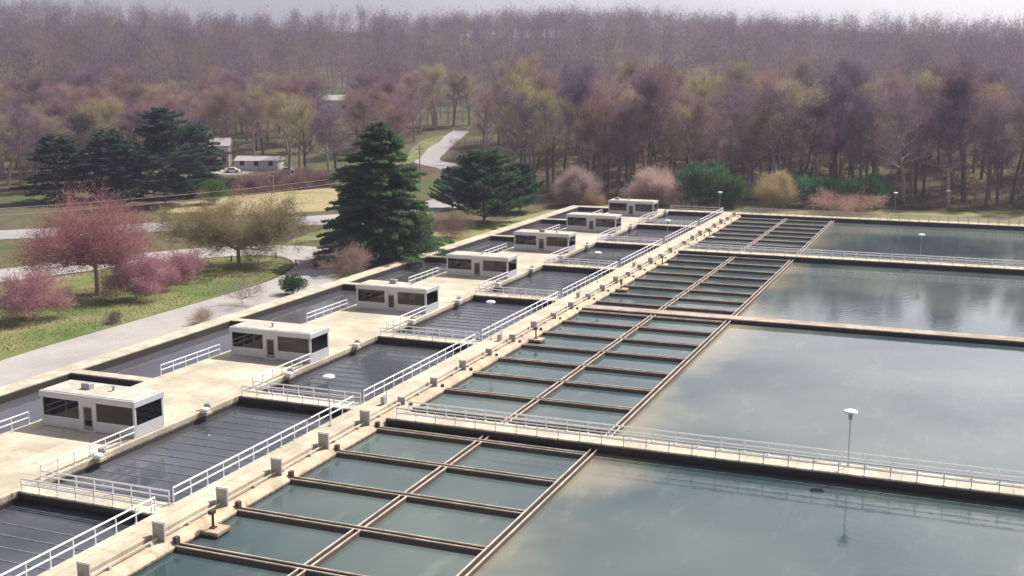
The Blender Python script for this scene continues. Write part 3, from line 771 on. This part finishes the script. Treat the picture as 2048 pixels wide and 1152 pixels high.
plant('evergreen_bush', bs, at(838, 470), 'light green bush farther along the wall from the big spruce', 'shrub', (.11, .18, .05), None, 4, (.9, .9, 1.1), 'stem')
plant('evergreen_bush', bs, at(587, 588), 'small dark green bush between the side road and the boundary wall', 'shrub', (.045, .085, .035), None, .5, (.62, .62, .62), 'stem')
# ornamental trees
rd = deciduous('round_tree', 31, 10.5, 5.6, .16, 30, 40000, (.7, .055), clusters=12, shape='round', trunk_r=.28, csize=1.6)
rd2 = deciduous('round_tree_b', 32, 9.8, 5.2, .16, 30, 40000, (.7, .055), clusters=12, shape='round', trunk_r=.28, csize=1.7)
plant('round_tree', rd, at(1150, 412), 'round pinkish-brown bare tree beyond the far left basin corner', 'tree', (.52, .40, .37), None, 0, (.92, .92, .95))
plant('round_tree', rd2, at(1312, 412), 'wide round pinkish-brown bare tree behind the farthest booth', 'tree', (.54, .41, .37), None, 1, (1.15, 1.15, 1.02))
plant('round_tree', rd, at(1550, 418), 'round golden-brown budding tree right of the dark green shrubs', 'tree', (.52, .43, .25), None, 2, (.85, .85, .9))
rb = deciduous('red_shrub', 35, 3.8, 5.0, .1, 16, 9000, (.7, .05), clusters=10, shape='spread', trunk_r=.12, csize=1.3)
plant('red_shrub', rb, at(1690, 428), 'low wide reddish-pink shrub behind the far end wall', 'shrub', (.52, .33, .29), None, 0, (1.35, 1.35, .9), 'stem')
plant('orange_shrub', rb, at(1185, 416), 'low orange shrub at the foot of a round bare tree', 'shrub', (.46, .30, .19), None, 2, (.6, .6, .75), 'stem')
g2 = bushmesh('green_shrub', 9, 4.2, 5.5, 9000, 30, (.5, .16))
plant('green_shrub', g2, at(1400, 414), 'tall dark green shrub right of the wide round bare tree', 'shrub', (.085, .19, .085), None, 0, (1.15, 1.15, 1.85), 'stem')
plant('green_shrub', g2, at(1455, 416), 'lower green shrub beside the golden-brown round tree', 'shrub', (.085, .17, .065), None, 2, (1.05, 1.05, 1.35), 'stem')
plant('green_shrub', g2, at(1632, 416), 'green shrub right of the golden-brown round tree', 'shrub', (.11, .25, .10), None, 3, (1.15, 1.15, 1.3), 'stem')
plant('green_shrub', g2, at(1742, 416), 'dark green shrub behind the low reddish shrub', 'shrub', (.10, .22, .10), None, 4, (1.2, 1.2, 1.35), 'stem')
# spreading tree on the island, pink tree, cherries
spd = deciduous('spreading_tree', 41, 8.8, 10.2, .3, 26, 80000, (.36, .06), clusters=18, shape='spread', trunk_r=.4, csize=1.35, upw=0.0)
plant('spreading_tree', spd, at(478, 532), 'low wide spreading tree with olive buds on the lawn island', 'tree', (.30, .25, .125), None, 0, (1.02, 1.02, .92))
pk = deciduous('pink_tree', 43, 14.5, 8.5, .25, 22, 42000, (.45, .07), clusters=15, shape='round', trunk_r=.36, csize=2.1)
pk[1].materials[0] = M['bloom']
plant('pink_blossom_tree', pk, at(195, 590), 'large pinkish-red blossoming tree at the left of the lawn', 'tree', (.42, .20, .205), None, 1, (1.0, 1.0, 1.02))
ck = deciduous('cherry_tree', 47, 5.6, 3.9, .28, 14, 18000, (.32, .07), clusters=12, shape='round', trunk_r=.15, csize=1.2)
ck[1].materials[0] = M['bloom']
plant('cherry_tree', ck, at(275, 600), 'small pink cherry tree on the lawn right of the large pink tree', 'tree', (.46, .26, .29), None, 0, (1, 1, .95))
plant('cherry_tree', ck, at(318, 578), 'small pink cherry tree in the middle of the lawn group', 'tree', (.46, .26, .29), None, 2, (.85, .85, .75))
plant('cherry_tree', ck, at(363, 562), 'small pink cherry tree nearest to the spreading olive tree', 'tree', (.46, .26, .29), None, 4, (.9, .9, .75))
plant('cherry_tree', ck, at(70, 640), 'small pink cherry tree at the far left edge of the lawn', 'tree', (.46, .26, .29), None, 1, (1.1, 1.1, 1.0))
bt = deciduous('bare_sapling', 51, 4.2, 3.0, .15, 12, 2600, (.5, .02), clusters=7, shape='spread', trunk_r=.07, csize=.8)
plant('bare_sapling', bt, at(485, 612), 'small leafless tree on the verge against the boundary wall', 'tree', (.36, .25, .22), None, 0, (1, 1, 1))
plant('bare_sapling', bt, at(500, 532), 'tiny leafless sapling beside the spreading tree trunk', 'tree', (.2, .15, .13), None, 2, (.45, .45, .9))
bb = deciduous('brown_shrub', 53, 4.4, 3.6, .1, 15, 8000, (.45, .035), clusters=9, shape='round', trunk_r=.08, csize=1.1)
for (x, y, s, c, t) in ((697, 552, 1.0, (.36, .25, .22), 'brown leafless shrub below the big spruce by the wall'), (905, 476, 1.05, (.36, .24, .21), 'brown leafless shrub before the wide dark evergreen'),
                        (402, 648, .42, (.42, .32, .22), 'low tan shrub against the wall below the bare sapling'), (640, 530, .5, (.3, .24, .2), 'small brown shrub at the road bend'), (226, 648, .33, (.12, .10, .10), 'small dark shrub on the road edge of the lawn')):
    plant('brown_shrub', bb, at(x, y), t, 'shrub', c, None, x, (s, s, s), 'stem')
def tufts():
    rng = np.random.default_rng(5); n = 26000
    x = np.where(rng.random(n) < .6, rng.uniform(-135, -99.6, n), rng.uniform(-89.0, -87.5, n)); y = rng.uniform(60, 165, n)
    keep = (x > -90) | (y < 168-(abs(x+99)*1.0)) & (x > -99.6-(165-y)*.55); x = x[keep]; y = y[keep]; n = len(x)
    B = np.column_stack([x, y, terrain(x, y)+.02]); V, F = blades(B, unit(rng.normal(size=(n, 3))*.5+np.array([0, 0, 1])), .12+.2*rng.random(n), .1+.1*rng.random(n), rng)
    c = np.array([[.15, .20, .07], [.22, .22, .10], [.13, .165, .06]])[rng.integers(0, 3, n)]
    tag(obj('grass', tint_mesh('grass', V, F, M['leaf'], np.repeat(c, 3, 0))), 'grass tufts on the lawn and along the wall', 'grass', kind='stuff')
tufts()
# bollards on the island edge
bp0 = None
for i, (x, y, t) in enumerate(((395, 528, 'dark post on the lawn left of the spreading tree'), (463, 524, 'dark post just behind the spreading tree'), (552, 519, 'dark post on the lawn edge right of the spreading tree'), (592, 532, 'dark post at the rounded tip of the lawn'))):
    l_ = at(x, y)
    if bp0 is None:
        bp0 = empty('bollard', l_, t, 'bollard', 'dark posts round the lawn')
        part('shaft', MB().tube((l_[0], l_[1], l_[2]-.1), (l_[0], l_[1], l_[2]+.9), .12, n=10), M['rubber'], bp0)
        part('cap', MB().lathe((l_[0], l_[1], l_[2]+.9), [(.16, 0), (.16, .1), (.06, .17)], 10), M['grey'], bp0)
    else: dup(bp0, l_, t)

# --- the wood: trees counted one by one ----------------------------------------
WOOD = [deciduous('wood_a', 61, 26, 5.4, .36, 15, 7000, (.95, .07), clusters=8, shape='tall', trunk_r=.5, csize=1.6),
        deciduous('wood_b', 62, 27, 4.8, .42, 14, 6600, (.95, .07), clusters=8, shape='tall', trunk_r=.46, csize=1.5),
        deciduous('wood_c', 63, 24, 6.0, .32, 15, 7400, (.95, .07), clusters=9, shape='tall', trunk_r=.52, csize=1.7),
        deciduous('wood_d', 64, 25, 5.0, .28, 16, 6500, (.9, .065), clusters=8, shape='tall', trunk_r=.45, csize=1.5)]
KINDS_ = [((.24, .165, .205), 'purplish-grey'), ((.30, .215, .185), 'brownish'), ((.35, .305, .17), 'yellow-green budding'), ((.33, .205, .185), 'reddish'), ((.14, .11, .145), 'dark grey')]
def st(px, s):
    d = ray(px, 300); q = s/math.hypot(d.x, d.y)
    return d.x*q, d.y*q
RTP = [Vector((p[0], p[1])) for p in MAIN_ROAD]
def near_road(x, y, r):
    for a, b in zip(RTP[:-1], RTP[1:]):
        ab = b-a; t = max(0, min(1, (Vector((x, y))-a).dot(ab)/ab.length_squared))
        if (Vector((x, y))-a-ab*t).length < r: return True
    return False
RV = []
for i in range(8, len(MAIN_ROAD)):
    q = MAIN_ROAD[i]; z_ = float(terrain(q[0], q[1])); a_, b_ = project(q[0], q[1], z_); RV.append((a_, b_, -0.3733*q[0]+0.9277*q[1]))
HP = gp(664, 222); HS = -0.3733*HP[0]+0.9277*HP[1]
[RV.append((u_, 210, HS)) for u_ in (650, 672, 690)]
def blocks(x, y, z, h, r_=4.5):
    """would a tree here stand in front of the open upper road"""
    s_ = -0.3733*x+0.9277*y; a, b = project(x, y, z); tp = project(x, y, z+h)[1]; rp = r_/s_*CAM_F
    return any(abs(a-u) < (rp+14 if v > 215 else 17) and tp < v < b+4 and s_ < rs+2 for u, v, rs in RV)
placed = []
def ok(x, y, dmin): return all((x-a)**2+(y-b)**2 > dmin*dmin for a, b in placed)
rr = random.Random(5)
tries = 0; nright = 0; nleft = 0
while nright < 175 and tries < 20000:
    tries += 1
    px = rr.uniform(940, 2120); s = 292+110*rr.random()**1.5
    if px < 1120: s += 12
    x, y = st(px, s)
    if near_road(x, y, 11) or not ok(x, y, 6.3) or blocks(x, y, float(terrain(x, y)), 25): continue
    z = float(terrain(x, y))
    w = [3, 2, .6, 1, 6] if px > 1650 else ([3, 3, 3.5, 1, 1] if px < 1500 else [3, 3, 2, 1.2, 1.5])  # right side's dimness put into crown colour by favouring dark trees
    c, nm = KINDS_[rr.choices(range(5), w)[0]]
    side = 'right' if px > 1550 else 'middle'
    sc = .82+.3*rr.random()
    plant('woodland_tree', rr.choice(WOOD), (x, y, z), f'tall {nm} tree in the wood beyond the basins, {side} part', 'tree', c, 'woodland trees beyond the basins', rr.random()*6.3, (sc*1.05, sc*1.05, sc*(.92+.14*rr.random())))
    placed.append((x, y)); nright += 1
tries = 0
while nleft < 125 and tries < 20000:
    tries += 1
    px = rr.uniform(-40, 960); s = 330+125*rr.random()
    x, y = st(px, s)
    if near_road(x, y, 10) or not ok(x, y, 7.2): continue
    if blocks(x, y, float(terrain(x, y)), 20): continue
    if 395 < px < 560 and s < 372: continue
    z = float(terrain(x, y)); c, nm = KINDS_[rr.choices(range(5), [3.5, 3, 2, 1.2, .6])[0]]
    sc = .62+.24*rr.random()
    plant('woodland_tree', rr.choice(WOOD), (x, y, z), f'bare {nm} tree on the slope behind the conifers and road', 'tree', c, 'trees on the slope behind the road', rr.random()*6.3, (sc*1.35, sc*1.35, sc))
    placed.append((x, y)); nleft += 1

# --- the rest of the wooded hillside: nobody could count it ---------------------
def far_woods():
    rng = np.random.default_rng(99)
    Vs, Fs, Ts = [], [], []; nv = 0
    cols = np.array([[.20, .14, .19], [.25, .175, .175], [.25, .215, .155], [.27, .18, .18], [.14, .11, .16], [.06, .09, .065]])
    k = 0; T0 = 0
    # positions on the slope
    N = 3600; pos = []
    s = 400+700*rng.random(N)**.9; px = rng.uniform(-160, 2220, N)
    for i in range(N):
        x, y = st(px[i], s[i])
        if px[i] < 960 and s[i] < 440: continue
        if near_road(x, y, 9): continue
        if blocks(x, y, float(terrain(x, y)), 24) or (x-HP[0])**2+(y-HP[1])**2 < 250: continue
        pos.append((x, y, s[i]))
    pos = np.array(pos); Z = terrain(pos[:, 0], pos[:, 1])
    for (x, y, ss), z in zip(pos, Z):
        big = ss > 620
        nb = 230 if big else 420
        H = rng.uniform(15, 28); cr = rng.uniform(4.2, 7.0)
        o = rng.normal(size=(nb, 3))*np.array([cr*.45, cr*.45, H*.17]); c = np.array([x, y, z+H*.66])
        B = c+o; d = unit(unit(o)*.6+np.array([0, 0, .6])+rng.normal(size=(nb, 3))*.3)
        V, F = blades(B, d, (1.5 if big else 1.2)*(.5+rng.random(nb)), (.26 if big else .17)*(.6+.8*rng.random(nb)), rng)
        ci = rng.choice(6, p=[.34, .24, .17, .1, .12, .03]); tt = cols[ci]*(.8+.4*rng.random())
        # trunk sliver pair
        tb = np.array([[x-.36, y, z-.5], [x+.36, y, z-.5], [x+rng.normal()*.5, y, z+H*.8], [x, y-.22, z-.5], [x, y+.22, z-.5], [x, y+rng.normal()*.5, z+H*.8]])
        Vs += [V, tb]; Fs += [F+nv, np.arange(6).reshape(2, 3)+nv+len(V)]; nv += len(V)+6
        Ts += [np.repeat((tt*(.92+.16*rng.random((nb, 1)))), 3, 0), np.tile(np.array([.24, .19, .19]), (6, 1))]
    me = tint_mesh('far_woods', np.concatenate(Vs), np.concatenate(Fs), M['twig'], np.concatenate(Ts))
    o = obj('far_woods', me); o.color = (1, 1, 1, 1)
    tag(o, 'mass of bare trees covering the hillside behind', 'woods', kind='stuff')
far_woods()
def undergrowth():
    rng = np.random.default_rng(77); nb = 60000
    px = rng.uniform(900, 2150, nb//12); s = rng.uniform(288, 410, nb//12); ctr = np.array([st(a, b) for a, b in zip(px, s)])
    C = np.repeat(ctr, 12, 0)+rng.normal(size=(len(px)*12, 2))*.8; z = terrain(C[:, 0], C[:, 1])+rng.random(len(C))*1.2
    B = np.column_stack([C, z]); n = len(B)
    V, F = blades(B, unit(rng.normal(size=(n, 3))*.6+np.array([0, 0, 1])), 1.1*(.4+rng.random(n)), .09*(.6+.8*rng.random(n)), rng)
    cl = np.array([[.13, .10, .09], [.08, .10, .05], [.19, .12, .10]])[rng.integers(0, 3, len(px))]
    me = tint_mesh('undergrowth', V, F, M['twig'], np.repeat(np.repeat(cl, 12, 0), 3, 0)); o = obj('undergrowth', me)
    tag(o, 'low brown undergrowth on the floor of the wood', 'undergrowth', kind='stuff')
undergrowth()

# ------------------------------------------------------------------ houses, poles, wires, fence
def house(px, py, w, d, h, rot, label, roofh=2.2):
    x, y, z = gp(px, py); root = empty('house', (x, y, z), label, 'house', None, rot)
    def p(n, mb, m): return obj(n, mb.mesh(n, m), root)
    p('wall', MB().quadbox(-w/2, w/2, -d/2, d/2, -1.5, h), M['housewall'])
    mb = MB(); mb.v = [(-w/2-.4, -d/2-.4, h), (w/2+.4, -d/2-.4, h), (w/2+.4, d/2+.4, h), (-w/2-.4, d/2+.4, h), (-w/2-.4, 0, h+roofh), (w/2+.4, 0, h+roofh)]
    mb.f = [(0, 1, 5, 4), (2, 3, 4, 5), (0, 4, 3), (1, 2, 5), (0, 3, 2, 1)]; p('roof', mb, M['houseroof'])
    for i in range(3):
        c = -w/2+w*(i+.5)/3; f = p('window', MB().quadbox(c-.7, c+.7, -d/2-.04, -d/2-.003, 1.1, 2.5), M['darkpane'])
        obj('frame', MB().quadbox(c-.8, c-.7, -d/2-.06, -d/2-.004, 1.0, 2.6).quadbox(c+.7, c+.8, -d/2-.06, -d/2-.004, 1.0, 2.6).quadbox(c-.7, c+.7, -d/2-.06, -d/2-.004, 2.5, 2.6).quadbox(c-.7, c+.7, -d/2-.06, -d/2-.004, 1.0, 1.1).mesh('frame', M['paint']), f)
    return root
house(664, 222, 19, 10, 4.6, .3, 'white house with a pale roof high on the wooded slope')
house(432, 330, 9, 8, 6.0, .5, 'pale gabled house behind the bare trees near the conifers')
house(520, 338, 13, 7, 2.6, .3, 'long low pale shed right of the gabled house', 1.2)
# parked car shapes at the houses would be too small to see; utility poles
def pole(loc, h, label, mat='wood'):
    root = empty('utility_pole', loc, label, 'utility pole', None, .9); 
    obj('shaft', MB().tube((0, 0, -.3), (0, 0, h), .17, .11, n=8).mesh('shaft', M[mat]), root)
    obj('crossarm', MB().quadbox(-1.2, 1.2, -.07, .07, h-1.2, h-1.0).mesh('crossarm', M[mat]), root)
    return root
p_a = Vector((-124, 84, -1)); p_b = Vector((-105.5, 191, -1)); p_c = Vector(gp(840, 366))
pole(p_a, 15.6, 'wooden utility pole left of the pink tree'); pole(p_b, 13.0, 'wooden utility pole hidden behind the big spruce'); pole(p_c, 10.5, 'slim brown utility pole on the verge of the upper road')
def wire(a, b, sag, label):
    mb = MB(); a = Vector(a); b = Vector(b); n = 16; P = []
    for i in range(n+1):
        t = i/n; q = a.lerp(b, t); q.z -= sag*4*t*(1-t); P.append(q)
    for q, r in zip(P[:-1], P[1:]): mb.tube(q, r, .035, n=4, cap=False)
    o = solo('power_line', mb, M['wire'], tuple((a+b)/2), label, 'power line', 'power lines above the lawn')
wire(p_a+Vector((-.8, -.4, 15.3)), p_b+Vector((-.8, -.4, 12.6)), 1.0, 'upper pale power line running from the left edge to the spruce')
wire(p_a+Vector((.8, .4, 14.7)), p_b+Vector((.8, .4, 12.0)), 1.2, 'lower pale power line just beneath the upper one')
wire(p_b+Vector((0, 0, 12.3)), p_c+Vector((0, 0, 9.4)), .8, 'power line from the spruce back to the slim brown pole')
for (x, y, h, t) in ((485, 388, 5.5, 'slim pale post at the left end of the reddish fence'), (548, 388, 4.5, 'slim pale post beside the middle of the reddish fence')):
    l_ = at(x, y); root = empty('light_post', l_, t, 'post')
    obj('shaft', MB().tube((0, 0, -.2), (0, 0, h), .12, .09, n=8).mesh('shaft', M['wire']), root)
    obj('cap', MB().tube((0, 0, h), (0, 0, h+.25), .22, n=8).mesh('cap', M['grey']), root)
fa, fb = Vector(gp(455, 394)), Vector(gp(668, 372)); L = (fb-fa).length; ang = math.atan2(fb.y-fa.y, fb.x-fa.x)
root = empty('fence', fa, 'reddish-brown board fence along the back of the dry field', 'fence', None, ang)
obj('board_panel', MB().quadbox(0, L, -.04, .04, .2, 1.9).mesh('board_panel', M['fence']), root)
pm = MB().quadbox(-.09, .09, -.12, .12, -.5, 2.05).mesh('post', M['wood'])
for i in range(int(L/4)+1): obj('post', pm, root, (i*4, 0, 0))

hd = deciduous('hedge_shrub', 57, 4.6, 3.4, .06, 15, 7000, (.55, .06), clusters=8, shape='round', trunk_r=.08, csize=1.3)
for i in range(14):
    q = fa.lerp(fb, (i+.5)/14); q = Vector((q.x-1.8-(i % 3), q.y+2.2, 0)); q.z = float(terrain(q.x, q.y))
    plant('hedge_shrub', hd, q, 'leafless brown shrub in the hedge behind the reddish fence', 'shrub', ((.30, .2, .18), (.24, .17, .18), (.33, .25, .17))[i % 3], 'hedge behind the fence', i*1.3, (1, 1, .8+.1*(i % 4)), 'stem')
def car(px, py, rot, colr, label):
    m = simple('car_paint_'+label.split()[0], colr, .3, .03, 3)
    root = empty('parked_car', at(px, py), label, 'car', 'cars parked by the low shed', rot)
    def p(n, mb, mm, par=root): return obj(n, mb.mesh(n, mm), par)
    prof = [(-2.2, .35), (-2.2, .8), (-1.5, .92), (-.95, 1.42), (.75, 1.42), (1.35, .95), (2.15, .85), (2.2, .35)]
    p('body', MB().prism(prof, -.85, .85), m)
    p('window', MB().prism([(-1.38, .95), (-.9, 1.36), (.7, 1.36), (1.2, .97)], -.857, .857), M['darkpane'])
    for x in (-1.35, 1.35):
        for y in (-.8, .8): p('wheel', MB().tube((x, y-.1, .33), (x, y+.1, .33), .33, n=14), M['rubber'])
car(465, 346, .4, (.75, .75, .78), 'white car parked left of the low shed')
car(575, 345, .5, (.55, .57, .6), 'silver car parked right of the low shed')
# ------------------------------------------------------------------ sky, sun, haze
SUN = Vector((.42, .9, 0)).normalized(); EL = math.radians(51)
SD = Vector((SUN.x*math.cos(EL), SUN.y*math.cos(EL), math.sin(EL)))
w = bpy.data.worlds.new('World'); scene.world = w; w.use_nodes = True
nt = w.node_tree; bg = nt.nodes['Background']
sky = nt.nodes.new('ShaderNodeTexSky'); sky.sky_type = 'NISHITA'; sky.sun_disc = False
sky.sun_elevation = EL; sky.sun_rotation = math.atan2(SD.x, SD.y); sky.dust_density = 2.5; sky.air_density = 1.0
tc = nt.nodes.new('ShaderNodeTexCoord'); mp = nt.nodes.new('ShaderNodeMapping'); mp.inputs['Scale'].default_value = (1, 1, 2.6)
nz = nt.nodes.new('ShaderNodeTexNoise'); nz.inputs['Scale'].default_value = 2.2; nz.inputs['Detail'].default_value = 6; nz.inputs['Roughness'].default_value = .55
lnk(nt, tc.outputs['Generated'], mp.inputs['Vector']); lnk(nt, mp.outputs['Vector'], nz.inputs['Vector'])
cr = ramp(nt, nz.outputs['Fac'], [(.36, (.35, .35, .35)), (.56, (1, 1, 1))])
# thin cloud is brightest under the sun
dt = nt.nodes.new('ShaderNodeVectorMath'); dt.operation = 'DOT_PRODUCT'; lnk(nt, tc.outputs['Generated'], dt.inputs[0])
dt.inputs[1].default_value = Vector((SUN.x, SUN.y, .42)).normalized()
mx0 = nt.nodes.new('ShaderNodeMath'); mx0.operation = 'MAXIMUM'; mx0.inputs[1].default_value = 0; lnk(nt, dt.outputs['Value'], mx0.inputs[0])
pw = nt.nodes.new('ShaderNodeMath'); pw.operation = 'POWER'; pw.inputs[1].default_value = 5; lnk(nt, mx0.outputs[0], pw.inputs[0])
cloudc = mix(nt, pw.outputs[0], (3.0, 3.0, 3.25), (22, 22, 22.5))
mxc = mix(nt, cr.outputs['Color'], sky.outputs['Color'], cloudc)
lnk(nt, mxc, bg.inputs['Color']); bg.inputs['Strength'].default_value = .075
sl = bpy.data.lights.new('sun', 'SUN'); sl.energy = 4.0; sl.angle = math.radians(.6); sl.color = (1, .95, .87)
so = bpy.data.objects.new('sun', sl); col.objects.link(so); so.rotation_euler = SD.to_track_quat('Z', 'Y').to_euler(); so.location = (0, 0, 300)

def haze():
    mb = MB().quadbox(-1350, 1350, -290, 2300, -3, 140)
    m = bpy.data.materials.new('haze'); m.use_nodes = True; n = m.node_tree; n.nodes.clear()
    o = n.nodes.new('ShaderNodeOutputMaterial'); v = n.nodes.new('ShaderNodeVolumePrincipled')
    v.inputs['Color'].default_value = (.72, .68, .95, 1); v.inputs['Density'].default_value = .00019; v.inputs['Anisotropy'].default_value = .2
    n.links.new(v.outputs[0], o.inputs['Volume'])
    ob = obj('haze', mb.mesh('haze', m)); tag(ob, 'thin bluish haze over the valley', 'haze', kind='stuff')
haze()
scene.view_settings.view_transform = 'Standard'; scene.view_settings.look = 'None'
scene.view_settings.gamma = 1; scene.view_settings.exposure = 0.68
scene.cycles.volume_bounces = 0; scene.cycles.max_bounces = 6; scene.cycles.transparent_max_bounces = 12
